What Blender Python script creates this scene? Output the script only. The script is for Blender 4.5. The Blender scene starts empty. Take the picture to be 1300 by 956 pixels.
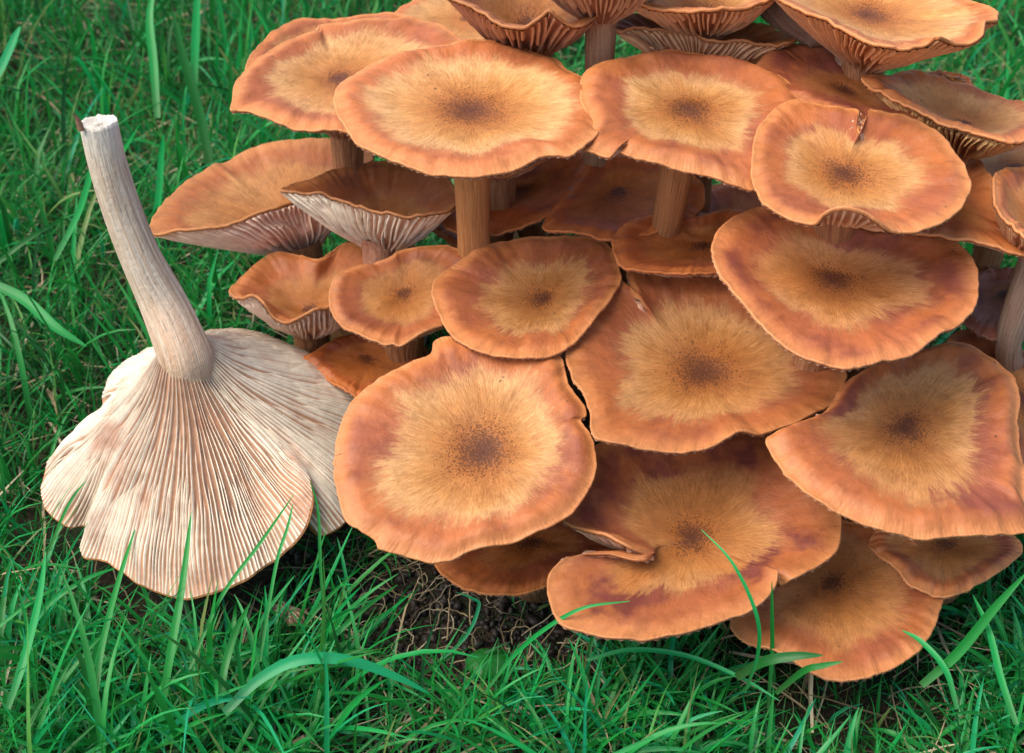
import bpy, math, random
import numpy as np
from mathutils import Vector
random.seed(7)
RNG = np.random.default_rng(11)
SC = bpy.context.scene
COL = SC.collection

# ------------------------------------------------------------------ camera
PITCH = math.radians(38.0)
CAM_H = 0.42
CAM = np.array([0.0, -CAM_H / math.tan(PITCH), CAM_H])
FPX = 650.0 / math.tan(math.radians(19.0))
cd = bpy.data.cameras.new('camera')
cam = bpy.data.objects.new('camera', cd)
COL.objects.link(cam)
cam.location = CAM
cam.rotation_euler = (math.pi / 2 - PITCH, 0, 0)
cd.sensor_width = 36
cd.lens = 18.0 / math.tan(math.radians(19.0))
cd.clip_start = 0.01
cd.clip_end = 400
cd.dof.use_dof = True
cd.dof.focus_distance = 0.53
cd.dof.aperture_fstop = 20
SC.camera = cam

# ------------------------------------------------------------------ sky, sun, exposure
SUN_EL, SUN_AZ = math.radians(58), math.radians(-105)     # azimuth from +Y towards +X
w = bpy.data.worlds.new('World')
SC.world = w
w.use_nodes = True
wn = w.node_tree
bg = wn.nodes['Background']
sky = wn.nodes.new('ShaderNodeTexSky')
sky.sky_type = 'NISHITA'
sky.sun_disc = False
sky.sun_elevation = SUN_EL
sky.sun_rotation = SUN_AZ
sky.air_density = 1.0
sky.dust_density = 4.0
sky.ozone_density = 1.0
wn.links.new(sky.outputs[0], bg.inputs[0])
bg.inputs[1].default_value = 0.15
sl = bpy.data.lights.new('sun', 'SUN')
sl.energy = 1.5
sl.angle = math.radians(50)
sl.color = (1.0, 0.92, 0.82)
sun = bpy.data.objects.new('sun', sl)
COL.objects.link(sun)
sd = Vector((math.sin(SUN_AZ) * math.cos(SUN_EL), math.cos(SUN_AZ) * math.cos(SUN_EL), math.sin(SUN_EL)))
sun.rotation_euler = sd.to_track_quat('Z', 'Y').to_euler()
sun.location = sd * 3
SC.view_settings.view_transform = 'Standard'
SC.view_settings.look = 'None'
SC.view_settings.gamma = 1
SC.view_settings.exposure = 0.62
SC.render.resolution_x = 1024
SC.render.resolution_y = 753

# ------------------------------------------------------------------ helpers
FW = np.array([0, math.cos(PITCH), -math.sin(PITCH)])
UP = np.array([0, math.sin(PITCH), math.cos(PITCH)])
RT = np.array([1.0, 0, 0])

def ray(px, py):
    d = FW + RT * ((px - 650) / FPX) + UP * ((478 - py) / FPX)
    return d / np.linalg.norm(d)

def at(px, py, rng):
    """point seen at a photo pixel, rng metres from the camera"""
    return CAM + ray(px, py) * rng

def on_plane(px, py, p0, n):
    d = ray(px, py)
    s = np.dot(p0 - CAM, n) / np.dot(d, n)
    return CAM + d * s

def ground(px, py, z=0.0):
    return on_plane(px, py, np.array([0, 0, z]), np.array([0, 0, 1.0]))

def _h(i, j, k, s):
    i, j, k = [np.asarray(q, dtype=np.int64) for q in (i, j, k)]
    n = (i * 374761393 + j * 668265263 + k * 2147483647 + s * 974711) & 0xffffffff
    n = ((n ^ (n >> 13)) * 1274126177) & 0xffffffff
    n = ((n ^ (n >> 16)) * 2246822519) & 0xffffffff
    return ((n ^ (n >> 15)) & 0xffff) / 32767.5 - 1.0

def noise(x, y, z, s=0):
    """smooth value noise in -1..1, vectorised"""
    x, y, z = np.broadcast_arrays(np.asarray(x, float), np.asarray(y, float), np.asarray(z, float))
    xi, yi, zi = np.floor(x).astype(np.int64), np.floor(y).astype(np.int64), np.floor(z).astype(np.int64)
    fx, fy, fz = x - xi, y - yi, z - zi
    fx, fy, fz = [f * f * (3 - 2 * f) for f in (fx, fy, fz)]
    r = 0
    for a in (0, 1):
        for b in (0, 1):
            for c in (0, 1):
                wgt = (fx if a else 1 - fx) * (fy if b else 1 - fy) * (fz if c else 1 - fz)
                r = r + wgt * _h(xi + a, yi + b, zi + c, s)
    return r

def sm(a, b, x):
    t = np.clip((x - a) / (b - a), 0, 1)
    return t * t * (3 - 2 * t)

def mesh_obj(name, V, F, mat, parent=None, attrs=None, smooth=True, loc=None):
    """V (n,3), F (m,4) or (m,3) int array; attrs {name: (n,3) or (n,) array}"""
    V = np.asarray(V, dtype=np.float64)
    if loc is None:
        loc = np.zeros(3)
    me = bpy.data.meshes.new(name)
    F = np.asarray(F, dtype=np.int32)
    k = F.shape[1]
    me.vertices.add(len(V))
    me.vertices.foreach_set('co', (V - loc).astype(np.float32).ravel())
    me.loops.add(F.size)
    me.loops.foreach_set('vertex_index', F.ravel())
    me.polygons.add(len(F))
    me.polygons.foreach_set('loop_start', np.arange(0, F.size, k, dtype=np.int32))
    me.polygons.foreach_set('loop_total', np.full(len(F), k, dtype=np.int32))
    me.update(calc_edges=True)
    if smooth:
        me.polygons.foreach_set('use_smooth', np.ones(len(F), dtype=bool))
    for an, av in (attrs or {}).items():
        av = np.asarray(av, dtype=np.float32)
        if av.ndim == 2:
            a = me.attributes.new(an, 'FLOAT_VECTOR', 'POINT')
            a.data.foreach_set('vector', av.ravel())
        else:
            a = me.attributes.new(an, 'FLOAT', 'POINT')
            a.data.foreach_set('value', av.ravel())
    me.materials.append(mat)
    me.validate()
    o = bpy.data.objects.new(name, me)
    COL.objects.link(o)
    if parent is not None:
        o.parent = parent
    else:
        o.location = loc
    return o

def empty(name, loc, label, cat, group=None):
    o = bpy.data.objects.new(name, None)
    o.empty_display_size = 0.01
    COL.objects.link(o)
    o.location = [float(c) for c in loc]
    o['label'] = label
    o['category'] = cat
    if group:
        o['group'] = group
    return o

def grid_faces(rows, cols, closed=True):
    i = np.arange(rows - 1)[:, None]
    j = np.arange(cols if closed else cols - 1)[None, :]
    j2 = (j + 1) % cols
    a = i * cols + j
    b = i * cols + j2
    c = (i + 1) * cols + j2
    d = (i + 1) * cols + j
    return np.stack([a, b, c, d], -1).reshape(-1, 4)

# ------------------------------------------------------------------ materials
def new_mat(name):
    m = bpy.data.materials.new(name)
    m.use_nodes = True
    nt = m.node_tree
    return m, nt, nt.nodes['Principled BSDF']

class NB:
    """tiny node builder"""
    def __init__(self, nt):
        self.nt = nt
    def n(self, t, **kw):
        o = self.nt.nodes.new(t)
        for k, v in kw.items():
            setattr(o, k, v)
        return o
    def put(self, sock, v):
        if isinstance(v, bpy.types.NodeSocket):
            self.nt.links.new(v, sock)
        else:
            sock.default_value = v
    def math(self, op, a, b=None, c=None, clamp=False):
        o = self.n('ShaderNodeMath', operation=op, use_clamp=clamp)
        self.put(o.inputs[0], a)
        if b is not None:
            self.put(o.inputs[1], b)
        if c is not None:
            self.put(o.inputs[2], c)
        return o.outputs[0]
    def vmul(self, v, s):
        o = self.n('ShaderNodeVectorMath', operation='MULTIPLY')
        self.put(o.inputs[0], v)
        o.inputs[1].default_value = s
        return o.outputs[0]
    def noise(self, vec, scale, detail=2, rough=0.5, w=0.0, dist=0.0):
        o = self.n('ShaderNodeTexNoise', noise_dimensions='4D')
        self.put(o.inputs['Vector'], vec)
        o.inputs['Scale'].default_value = scale
        o.inputs['Detail'].default_value = detail
        o.inputs['Roughness'].default_value = rough
        o.inputs['W'].default_value = w
        o.inputs['Distortion'].default_value = dist
        return o.outputs[0]
    def ss(self, x, a, b):
        o = self.n('ShaderNodeMapRange', interpolation_type='SMOOTHSTEP')
        self.put(o.inputs[0], x)
        self.put(o.inputs[1], a)
        self.put(o.inputs[2], b)
        return o.outputs[0]
    def mix(self, f, a, b, mode='MIX'):
        o = self.n('ShaderNodeMix', data_type='RGBA', blend_type=mode)
        self.put(o.inputs[0], f)
        self.put(o.inputs[6], a)
        self.put(o.inputs[7], b)
        return o.outputs[2]
    def ramp(self, x, stops):
        o = self.n('ShaderNodeValToRGB')
        self.put(o.inputs[0], x)
        e = o.color_ramp.elements
        while len(e) > 1:
            e.remove(e[-1])
        e[0].position = stops[0][0]
        e[0].color = (*stops[0][1], 1)
        for p, c in stops[1:]:
            q = e.new(min(p, 1.0))
            q.color = (*c, 1)
        return o.outputs[0]

def lin(r, g, b):
    f = lambda c: (c / 255 / 12.92) if c <= 10 else ((c / 255 + 0.055) / 1.055) ** 2.4
    return (f(r), f(g), f(b))

def scale_c(c, k):
    return tuple(x * k for x in c)

def cap_material(seed, pale=0.62, disc=0.17, palek=1.0, purple=0.5, dark=1.0, ragged=1.0, dots=1.0, hue=(1, 1, 1)):
    """pale: where the tan zone ends (0..1 of the radius); palek: how pale it is; dark: overall brown depth"""
    m, nt, bs = new_mat('mushroom_cap_skin')
    b = NB(nt)
    W = seed * 3.7 + 0.5
    at_ = b.n('ShaderNodeAttribute', attribute_name='radial')
    sep = b.n('ShaderNodeSeparateXYZ')
    nt.links.new(at_.outputs['Vector'], sep.inputs[0])
    t = sep.outputs[2]
    tc = b.n('ShaderNodeTexCoord').outputs['Object']
    fine = b.noise(b.vmul(at_.outputs['Vector'], (27, 27, 10.0)), 1.0, 4, 0.7, W)
    mid = b.noise(b.vmul(at_.outputs['Vector'], (10, 10, 3.2)), 1.0, 4, 0.65, W + 2)
    broad = b.noise(b.vmul(at_.outputs['Vector'], (1.6, 1.6, 1.5)), 1.0, 2, 0.5, W + 5)
    blot = b.noise(tc, 34, 4, 0.6, W)
    hair = b.noise(b.vmul(at_.outputs['Vector'], (58, 58, 24.0)), 1.0, 3, 0.7, W + 7)
    # a wandering radius: ragged fibre tips at the edge of the tan zone
    off = b.math('MULTIPLY_ADD', b.math('SUBTRACT', mid, 0.5), 0.27 * ragged, b.math('MULTIPLY', b.math('SUBTRACT', fine, 0.5), 0.36 * ragged))
    off = b.math('ADD', off, b.math('MULTIPLY', b.math('SUBTRACT', broad, 0.5), 0.42))
    off = b.math('MULTIPLY', off, b.ss(t, 0.06, 0.45))
    off = b.math('MULTIPLY', off, b.math('SUBTRACT', 1.0, b.ss(t, 0.86, 0.97)))
    tt = b.math('ADD', t, off)
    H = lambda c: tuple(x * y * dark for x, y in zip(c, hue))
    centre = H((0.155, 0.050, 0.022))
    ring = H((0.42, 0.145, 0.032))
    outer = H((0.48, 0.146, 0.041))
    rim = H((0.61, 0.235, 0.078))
    disc *= 0.86
    def zones(c1, c2):
        return b.ramp(tt, [(0.0, centre), (disc * 0.5, tuple(0.75 * x + 0.25 * y for x, y in zip(centre, ring))), (disc * 1.25, ring),
                      (disc * 1.25 + (pale - disc) * 0.42, c1), (pale - 0.035, c2),
                      (pale + 0.06, H((0.48, 0.165, 0.055))), (pale + 0.12, outer), (0.90, H((0.53, 0.180, 0.055))), (0.985, rim), (1.0, H((0.64, 0.26, 0.095)))])
    amber = zones(H((0.48, 0.175, 0.042)), H((0.53, 0.205, 0.058)))
    light = zones(H((0.54, 0.245, 0.070)), H((0.66, 0.36, 0.145)))
    around = b.noise(b.vmul(at_.outputs['Vector'], (1.3, 1.3, 0.6)), 1.0, 2, 0.5, W + 11)
    pf = b.math('ADD', palek - 0.12, b.math('MULTIPLY', b.math('SUBTRACT', around, 0.5), 1.5), clamp=True)
    col = b.mix(pf, amber, light)
    # fibres: lighter and darker threads
    thread = b.math('MULTIPLY_ADD', b.math('SUBTRACT', fine, 0.5), 0.9, b.math('MULTIPLY_ADD', b.math('SUBTRACT', hair, 0.5), 0.8, 1.0))
    ink = b.math('MULTIPLY', b.ss(t, 0.10, 0.3), b.math('SUBTRACT', 1.0, b.math('MULTIPLY', b.ss(t, pale, pale + 0.2), 0.80)))
    gain = b.math('MULTIPLY_ADD', b.math('SUBTRACT', thread, 1.0), ink, 1.0)
    comb = b.n('ShaderNodeCombineColor')
    b.put(comb.inputs[0], b.math('POWER', gain, 0.8)); b.put(comb.inputs[1], gain); b.put(comb.inputs[2], b.math('POWER', gain, 1.25))
    col = b.mix(1.0, col, comb.outputs[0], 'MULTIPLY')
    # purplish bruises outside the tan zone
    band = b.math('MULTIPLY', b.ss(tt, pale - 0.08, pale + 0.06), b.math('SUBTRACT', 1.0, b.ss(t, 0.84, 0.97)))
    pm = b.math('MULTIPLY', b.math('MULTIPLY', b.ss(blot, 0.44, 0.62), band), purple, clamp=True)
    col = b.mix(pm, col, (*H((0.22, 0.055, 0.036)), 1))
    wash = b.math('MULTIPLY', b.ss(broad, 0.40, 0.66), b.math('MULTIPLY', band, 0.45 * min(1, purple + 0.3)))
    col = b.mix(wash, col, (*H((0.42, 0.120, 0.060)), 1))
    # tiny dark scales on the disc
    sp = b.noise(tc, 1350, 1, 0.5, W)
    lim = b.math('MULTIPLY_ADD', b.ss(t, disc * 0.2, disc * 2.2), 0.21, 0.42)
    sd_ = b.ss(b.math('SUBTRACT', sp, lim), 0.0, 0.06)
    sd_ = b.math('MULTIPLY', sd_, b.math('SUBTRACT', 1.0, b.ss(t, disc * 1.7, disc * 2.6)))
    col = b.mix(b.math('MULTIPLY', sd_, 0.58 * dots), col, (*scale_c(centre, 0.42), 1))
    # mottling over the whole skin
    mo = b.noise(tc, 160, 4, 0.6, W + 9)
    col = b.mix(1.0, col, b.ramp(mo, [(0.28, (0.78, 0.74, 0.70)), (0.5, (1, 1, 1)), (0.74, (1.14, 1.15, 1.12))]), 'MULTIPLY')
    # stray dirt specks and small bite scars
    dk = b.math('MULTIPLY', b.ss(b.noise(tc, 310, 1, 0.5, W + 13), 0.735, 0.765), b.ss(b.noise(tc, 30, 2, 0.5, W + 14), 0.45, 0.6))
    col = b.mix(b.math('MULTIPLY', dk, 0.75), col, (0.06, 0.028, 0.016, 1))
    b.put(bs.inputs['Base Color'], col)
    b.put(bs.inputs['Roughness'], b.math('MULTIPLY_ADD', blot, 0.28, 0.38))
    bs.inputs['Specular IOR Level'].default_value = 0.38
    bs.inputs['Subsurface Weight'].default_value = 0.0
    # relief: fibres, scales, striate margin
    stri = b.noise(b.vmul(at_.outputs['Vector'], (48, 48, 1.0)), 1.0, 1, 0.5, W)
    hgt = b.math('MULTIPLY', b.math('ADD', fine, hair), b.math('MULTIPLY_ADD', ink, 0.7, 0.05))
    hgt = b.math('ADD', hgt, b.math('MULTIPLY', sd_, 0.9))
    hgt = b.math('ADD', hgt, b.math('MULTIPLY', b.math('MULTIPLY', stri, b.ss(t, 0.90, 0.99)), 0.7))
    hgt = b.math('ADD', hgt, b.math('MULTIPLY', b.noise(tc, 420, 3, 0.6, W), 0.5))
    hgt = b.math('ADD', hgt, b.math('MULTIPLY', b.noise(tc, 95, 3, 0.55, W + 21), 1.6))
    bp = b.n('ShaderNodeBump')
    bp.inputs['Strength'].default_value = 0.6
    bp.inputs['Distance'].default_value = 0.0009
    b.put(bp.inputs['Height'], hgt)
    b.put(bs.inputs['Normal'], bp.outputs[0])
    return m

def gill_material(seed, ridge=(0.76, 0.50, 0.33), valley=(0.45, 0.22, 0.13), stain=(0.45, 0.19, 0.10), amount=0.5):
    m, nt, bs = new_mat('mushroom_gills')
    b = NB(nt)
    W = seed * 1.9
    g = b.n('ShaderNodeAttribute', attribute_name='gill').outputs['Fac']
    ra = b.n('ShaderNodeAttribute', attribute_name='radial').outputs['Vector']
    tc = b.n('ShaderNodeTexCoord').outputs['Object']
    col = b.mix(b.ss(g, 0.0, 0.85), (*valley, 1), (*ridge, 1))
    bl = b.noise(tc, 48, 4, 0.65, W)
    st = b.noise(b.vmul(ra, (7, 7, 3)), 1.0, 3, 0.6, W)
    col = b.mix(b.math('MULTIPLY', b.math('MULTIPLY', b.ss(bl, 0.46, 0.66), b.ss(st, 0.35, 0.6)), amount), col, (*stain, 1))
    v = b.noise(tc, 260, 3, 0.6, W)
    col = b.mix(1.0, col, b.ramp(v, [(0.3, (0.82, 0.80, 0.78)), (0.7, (1.1, 1.1, 1.1))]), 'MULTIPLY')
    b.put(bs.inputs['Base Color'], col)
    bs.inputs['Roughness'].default_value = 0.6
    bs.inputs['Specular IOR Level'].default_value = 0.3
    bp = b.n('ShaderNodeBump')
    bp.inputs['Strength'].default_value = 0.35
    bp.inputs['Distance'].default_value = 0.0005
    b.put(bp.inputs['Height'], b.noise(tc, 700, 3, 0.6, W))
    b.put(bs.inputs['Normal'], bp.outputs[0])
    return m

def stem_material(seed, a=(0.50, 0.24, 0.105), c=(0.27, 0.10, 0.042), pale=(0.66, 0.42, 0.24), base=(0.10, 0.05, 0.028), crack=0.4, foot=None):
    m, nt, bs = new_mat('mushroom_stem_fibre')
    b = NB(nt)
    W = seed * 2.3
    ra = b.n('ShaderNodeAttribute', attribute_name='radial').outputs['Vector']   # cos, sin, 0..1 from cap to base
    sep = b.n('ShaderNodeSeparateXYZ')
    nt.links.new(ra, sep.inputs[0])
    tc = b.n('ShaderNodeTexCoord').outputs['Object']
    f = b.noise(b.vmul(ra, (9, 9, 5)), 1.0, 4, 0.65, W)
    f2 = b.noise(b.vmul(ra, (22, 22, 7)), 1.0, 3, 0.6, W + 3)
    bl = b.noise(tc, 60, 4, 0.6, W)
    col = b.mix(b.ss(f, 0.34, 0.66), (*c, 1), (*a, 1))
    col = b.mix(b.math('MULTIPLY', b.ss(f2, 0.5, 0.75), 0.7), col, (*pale, 1))
    col = b.mix(b.math('MULTIPLY', b.ss(bl, 0.5, 0.75), 0.5), col, (*c, 1))
    ck = b.math('MULTIPLY', b.math('SUBTRACT', 1.0, b.ss(b.noise(b.vmul(ra, (14, 14, 9)), 1.0, 3, 0.75, W + 8), 0.30, 0.40)), crack)
    col = b.mix(ck, col, (*scale_c(c, 0.5), 1))
    col = b.mix(b.ss(sep.outputs[2], 0.78, 1.0), col, (*base, 1))
    if foot:
        k_ = b.math('SUBTRACT', 1.0, b.ss(b.math('ADD', sep.outputs[2], b.math('MULTIPLY', b.math('SUBTRACT', f, 0.5), 0.25)), 0.10, 0.42))
        col = b.mix(b.math('MULTIPLY', k_, 0.62), col, (*foot, 1))
    b.put(bs.inputs['Base Color'], col)
    bs.inputs['Roughness'].default_value = 0.65
    bs.inputs['Specular IOR Level'].default_value = 0.3
    h = b.math('ADD', b.math('ADD', f, f2), b.math('SUBTRACT', b.noise(tc, 500, 4, 0.6, W), b.math('MULTIPLY', ck, 2.0)))
    bp = b.n('ShaderNodeBump')
    bp.inputs['Strength'].default_value = 0.7
    bp.inputs['Distance'].default_value = 0.0009
    b.put(bp.inputs['Height'], h)
    b.put(bs.inputs['Normal'], bp.outputs[0])
    return m

# ------------------------------------------------------------------ mushroom builder
def closed_spline(P, n):
    """closed Catmull-Rom (centripetal-ish) through rows of P, resampled evenly by 3D length"""
    P = np.asarray(P, float)
    k = len(P)
    out = []
    for i in range(k):
        p0, p1, p2, p3 = P[(i - 1) % k], P[i], P[(i + 1) % k], P[(i + 2) % k]
        t = np.linspace(0, 1, 16, endpoint=False)[:, None]
        m1 = (p2 - p0) * 0.42
        m2 = (p3 - p1) * 0.42
        out.append((2 * t**3 - 3 * t**2 + 1) * p1 + (t**3 - 2 * t**2 + t) * m1 + (-2 * t**3 + 3 * t**2) * p2 + (t**3 - t**2) * m2)
    Q = np.concatenate(out)
    Q2 = np.vstack([Q, Q[:1]])
    s = np.concatenate([[0], np.cumsum(np.linalg.norm(np.diff(Q2[:, :3], axis=0), axis=1))])
    u = np.linspace(0, s[-1], n, endpoint=False)
    return np.stack([np.interp(u, s, Q2[:, c]) for c in range(P.shape[1])], 1)

def smooth_ring(R, k):
    """low-pass a closed ring"""
    F = np.fft.rfft(R, axis=0)
    F[k + 1:] = 0
    return np.fft.irfft(F, n=len(R), axis=0)

def ring_at(R, u):
    """sample closed ring R (n,c) at fractional u (array)"""
    n = len(R)
    x = (u % 1.0) * n
    i = np.floor(x).astype(int) % n
    f = (x - np.floor(x))[..., None]
    return R[i] * (1 - f) + R[(i + 1) % n] * f

CAPS = []      # footprints, for keeping grass out

class Shape:
    def __init__(s, key, rim, disc, rng, tf, ts, d, p=1.8, edge=0.0022, flesh=0.016, seed=0, flip=False, lip=0.0014, wav=1.0, dz=3.5, trum=0.003):
        s.seed, s.d, s.p, s.edge, s.flesh, s.lip, s.wav, s.dz, s.trum = seed, d, p, edge, flesh, lip, wav, dz, trum
        n = np.array([math.tan(math.radians(ts)), -math.tan(math.radians(tf)), 1.0])
        n /= np.linalg.norm(n)
        s.up = n
        s.n = -n if flip else n
        sg = -1 if flip else 1
        s.p0 = at(disc[0], disc[1], rng)
        s.C = on_plane(disc[0], disc[1], s.p0 - s.n * d, s.n)           # funnel bottom, d below the rim plane
        P = []
        for q in rim:
            h = (q[2] if len(q) > 2 else 0) * 0.001 * sg
            c = q[3] if len(q) > 3 else 0
            x = on_plane(q[0], q[1], s.p0 + s.n * h * (0.0 if c else 1.0), s.n)
            x = x - s.n * np.dot(x - s.p0, s.n)                         # lateral position in the rim plane
            if not c and h:
                x = on_plane(q[0], q[1], s.p0 + s.n * h, s.n) - s.n * h
            P.append([*x, h, c])
        R = closed_spline(P, 480)
        s.R = R
        s.S = smooth_ring(R[:, :3], 3)
        s.Cp = s.C + s.n * d
        rad = np.linalg.norm(s.S - s.Cp, axis=1)
        s.rad = rad.mean()
        # report roundness of the outline in its own plane
        X = R[:, :3] - R[:, :3].mean(0)
        ev = np.sqrt(np.abs(np.linalg.eigvalsh(X.T @ X / len(X))))
        print('%-14s z=%.3f r=%.3f round=%.2f  zc=%.3f' % (key, s.p0[2], s.rad, ev[1] / ev[2], s.C[2]))

    def lat(s, u, t, ragged=True):
        Rr = ring_at(s.R, u)
        Ss = ring_at(s.S, u)
        if ragged:
            ang = u * 2 * math.pi
            cx, sx = np.cos(ang), np.sin(ang)
            k = 1 + (0.010 * noise(cx * 7, sx * 7, 1.3, s.seed) + 0.006 * noise(cx * 22, sx * 22, 5.3, s.seed) + 0.0015 * noise(cx * 55, sx * 55, 2.3, s.seed)) * sm(0.6, 1.0, t)
        else:
            k = np.ones_like(t)
        wgt = sm(0.25, 0.92, t)[..., None]
        D = (Ss - s.Cp) * (1 - wgt) + (Rr[..., :3] - s.Cp) * wgt
        c = np.clip(Rr[..., 4], 0, 1)
        r = t * (1 - c) + np.sin(math.pi * 0.75 * t) * c
        return s.Cp + D * (r * k)[..., None], Rr[..., 3], c

    def height(s, u, t, h):
        tc = np.clip(t, 0, 1)
        z = -s.d * (1 - tc ** s.p)
        z = z + h * tc ** s.dz
        z = z - s.edge * sm(0.80, 1.0, tc) ** 2
        ang = u * 2 * math.pi
        cx, sx = np.cos(ang), np.sin(ang)
        z = z + s.wav * tc ** 2 * (0.0016 * noise(cx * 2.2, sx * 2.2, tc * 1.5, s.seed + 5) + 0.0009 * noise(cx * 5, sx * 5, tc * 2.5, s.seed + 6))
        z = z + 0.0006 * s.wav * noise(cx * tc * 4, sx * tc * 4, 0.7, s.seed + 8)
        z = z + s.wav * 0.0005 * sm(.55, .95, tc) * noise(cx * 13, sx * 13, tc * 1.2, s.seed + 9)
        return z

    def top(s, u, t, ragged=True):
        L, h, c = s.lat(u, t, ragged)
        return L + s.n * s.height(u, t, h)[..., None]

    def under(s, u, t, drop=0.0):
        """flesh underside; decurrent towards the stem"""
        th = s.lip + s.flesh * (1 - t) ** 1.7 + s.trum * np.exp(-t / 0.14)
        return s.top(u, t) - s.offdir(u, t) * (th + drop)[..., None]

    def offdir(s, u, t):
        e = 0.012
        A = s.top(u + 0.004, t, False) - s.top(u - 0.004, t, False)
        B = s.top(u, np.minimum(t + e, 1.0), False) - s.top(u, t - e, False)
        N = np.cross(A, B)
        N /= np.linalg.norm(N, axis=-1)[..., None] + 1e-12
        sg = np.sign(N @ s.n)
        flip = np.sign(np.median(N @ s.n) + 1e-9)
        N = N * flip
        w_ = (sm(0.25, 0.7, t) * sm(0.20, 0.45, N @ s.n))[..., None]
        D = s.n * (1 - w_) + N * w_
        return D / (np.linalg.norm(D, axis=-1)[..., None] + 1e-12)

    def joint(s, ts):
        u = np.linspace(0, 1, 32, endpoint=False)
        P = s.under(u, np.full(32, ts))
        return P.mean(0)

def tube(path, radii, seed=0, seg=28, rows=40, rough=0.06, jag=0.0, flute=0.03):
    """path (k,3) spline control, radii at control points -> V, F, radial"""
    P = np.asarray(path, float)
    k = len(P)
    t = np.linspace(0, k - 1, rows)
    Pe = np.vstack([2 * P[0] - P[1], P, 2 * P[-1] - P[-2]])
    i = np.clip(np.floor(t).astype(int), 0, k - 2)
    f = (t - i)[:, None]
    p0, p1, p2, p3 = Pe[i], Pe[i + 1], Pe[i + 2], Pe[i + 3]
    C = 0.5 * (2 * p1 + (p2 - p0) * f + (2 * p0 - 5 * p1 + 4 * p2 - p3) * f**2 + (3 * p1 - p0 - 3 * p2 + p3) * f**3)
    R = np.interp(t, np.arange(k), radii)
    T = np.gradient(C, axis=0)
    T /= np.linalg.norm(T, axis=1)[:, None]
    a = np.array([1.0, 0.13, 0.05])
    A = a - T * (T @ a)[:, None]
    A /= np.linalg.norm(A, axis=1)[:, None]
    B = np.cross(T, A)
    th = np.linspace(0, 2 * math.pi, seg, endpoint=False)
    ct, st = np.cos(th)[None, :], np.sin(th)[None, :]
    v = (np.linspace(0, 1, rows))[:, None]
    rr = R[:, None] * (1 + rough * noise(ct * 1.5, st * 1.5, v * 5, seed) + flute * noise(ct * 6, st * 6, v * 3, seed + 3))
    V = C[:, None, :] + A[:, None, :] * (rr * ct)[..., None] + B[:, None, :] * (rr * st)[..., None]
    if jag:
        e = (jag * (0.5 + 0.7 * noise(ct * 3, st * 3, 0.0, seed + 9) + 0.5 * noise(ct * 9, st * 9, 0.0, seed + 4)))[0]
        V[-1] += T[-1] * e[:, None]
    rad = np.stack([np.broadcast_to(ct, rr.shape), np.broadcast_to(st, rr.shape), np.broadcast_to(v, rr.shape)], -1)
    V = V.reshape(-1, 3)
    F = grid_faces(rows, seg)[:, ::-1]
    rad = rad.reshape(-1, 3)
    return V, F, rad, C, T

def hero_tube(path, radii, seed):
    """the torn-off end of the picked stem is hollowed and jagged, so the wall turns inwards"""
    V, F, rad, C, T = tube(path, radii, seed=seed, seg=72, rows=90, rough=0.05, jag=0.0007, flute=0.035)
    seg = 72
    last = V[-seg:]
    c = last.mean(0)
    lr = rad[-seg:]
    extra, er = [], []
    for k, (sc, dp) in enumerate([(0.92, 0.0001), (0.84, 0.0006), (0.70, 0.0016), (0.40, 0.0012), (0.02, 0.0016)]):
        extra.append(c + (last - c) * sc - T[-1] * dp - (T[-1] * ((last - c) @ T[-1])[:, None]) * (k / 4)); er.append(lr)
    n0 = len(V)
    V = np.concatenate([V] + extra)
    rad = np.concatenate([rad] + er)
    G = grid_faces(6, seg)[:, ::-1] + (n0 - seg)
    return V, np.concatenate([F, G]), rad, C, T

def build_cap(s, root, mat, loc, NA=300, NR=44):
    u = np.linspace(0, 1, NA, endpoint=False)
    ts_ = np.concatenate([[0.004], np.linspace(0.03, 0.9, NR - 12), np.linspace(0.915, 0.995, 10)])
    rows, tv = [], []
    for t in ts_:
        rows.append(s.top(u, np.full(NA, t))); tv.append(t)
    # rounded margin, then back along the flesh
    L1 = s.top(u, np.full(NA, 0.995)); L2 = s.under(u, np.full(NA, 0.985))
    L, h, c = s.lat(u, np.full(NA, 1.0))
    edge = 0.5 * (L1 + L2)
    outd = (s.top(u, np.full(NA, 1.0)) - s.top(u, np.full(NA, 0.97)))
    outd /= np.linalg.norm(outd, axis=1)[:, None] + 1e-9
    rows.append(L1 * .8 + edge * .2 + outd * 0.0004); tv.append(0.998)
    rows.append(edge + outd * 0.0007); tv.append(1.0)
    rows.append(L2 * .85 + edge * .15 + outd * 0.0002); tv.append(1.0)
    for t in (0.97, 0.92, 0.86, 0.80):
        rows.append(s.under(u, np.full(NA, t), np.full(NA, -0.0005 - 0.0010 * (t < 0.95)))); tv.append(1.0)
    V = np.concatenate(rows)
    ang = np.tile(u * 2 * math.pi, len(rows))
    T = np.repeat(np.array(tv), NA)
    rad = np.stack([np.cos(ang), np.sin(ang), T], 1)
    F = grid_faces(len(rows), NA)
    # close the centre with a fan (degenerate quads avoided: use one extra vertex and tri pairs as quads)
    return mesh_obj('cap', V, F, mat, root, {'radial': rad}, loc=loc)

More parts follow.
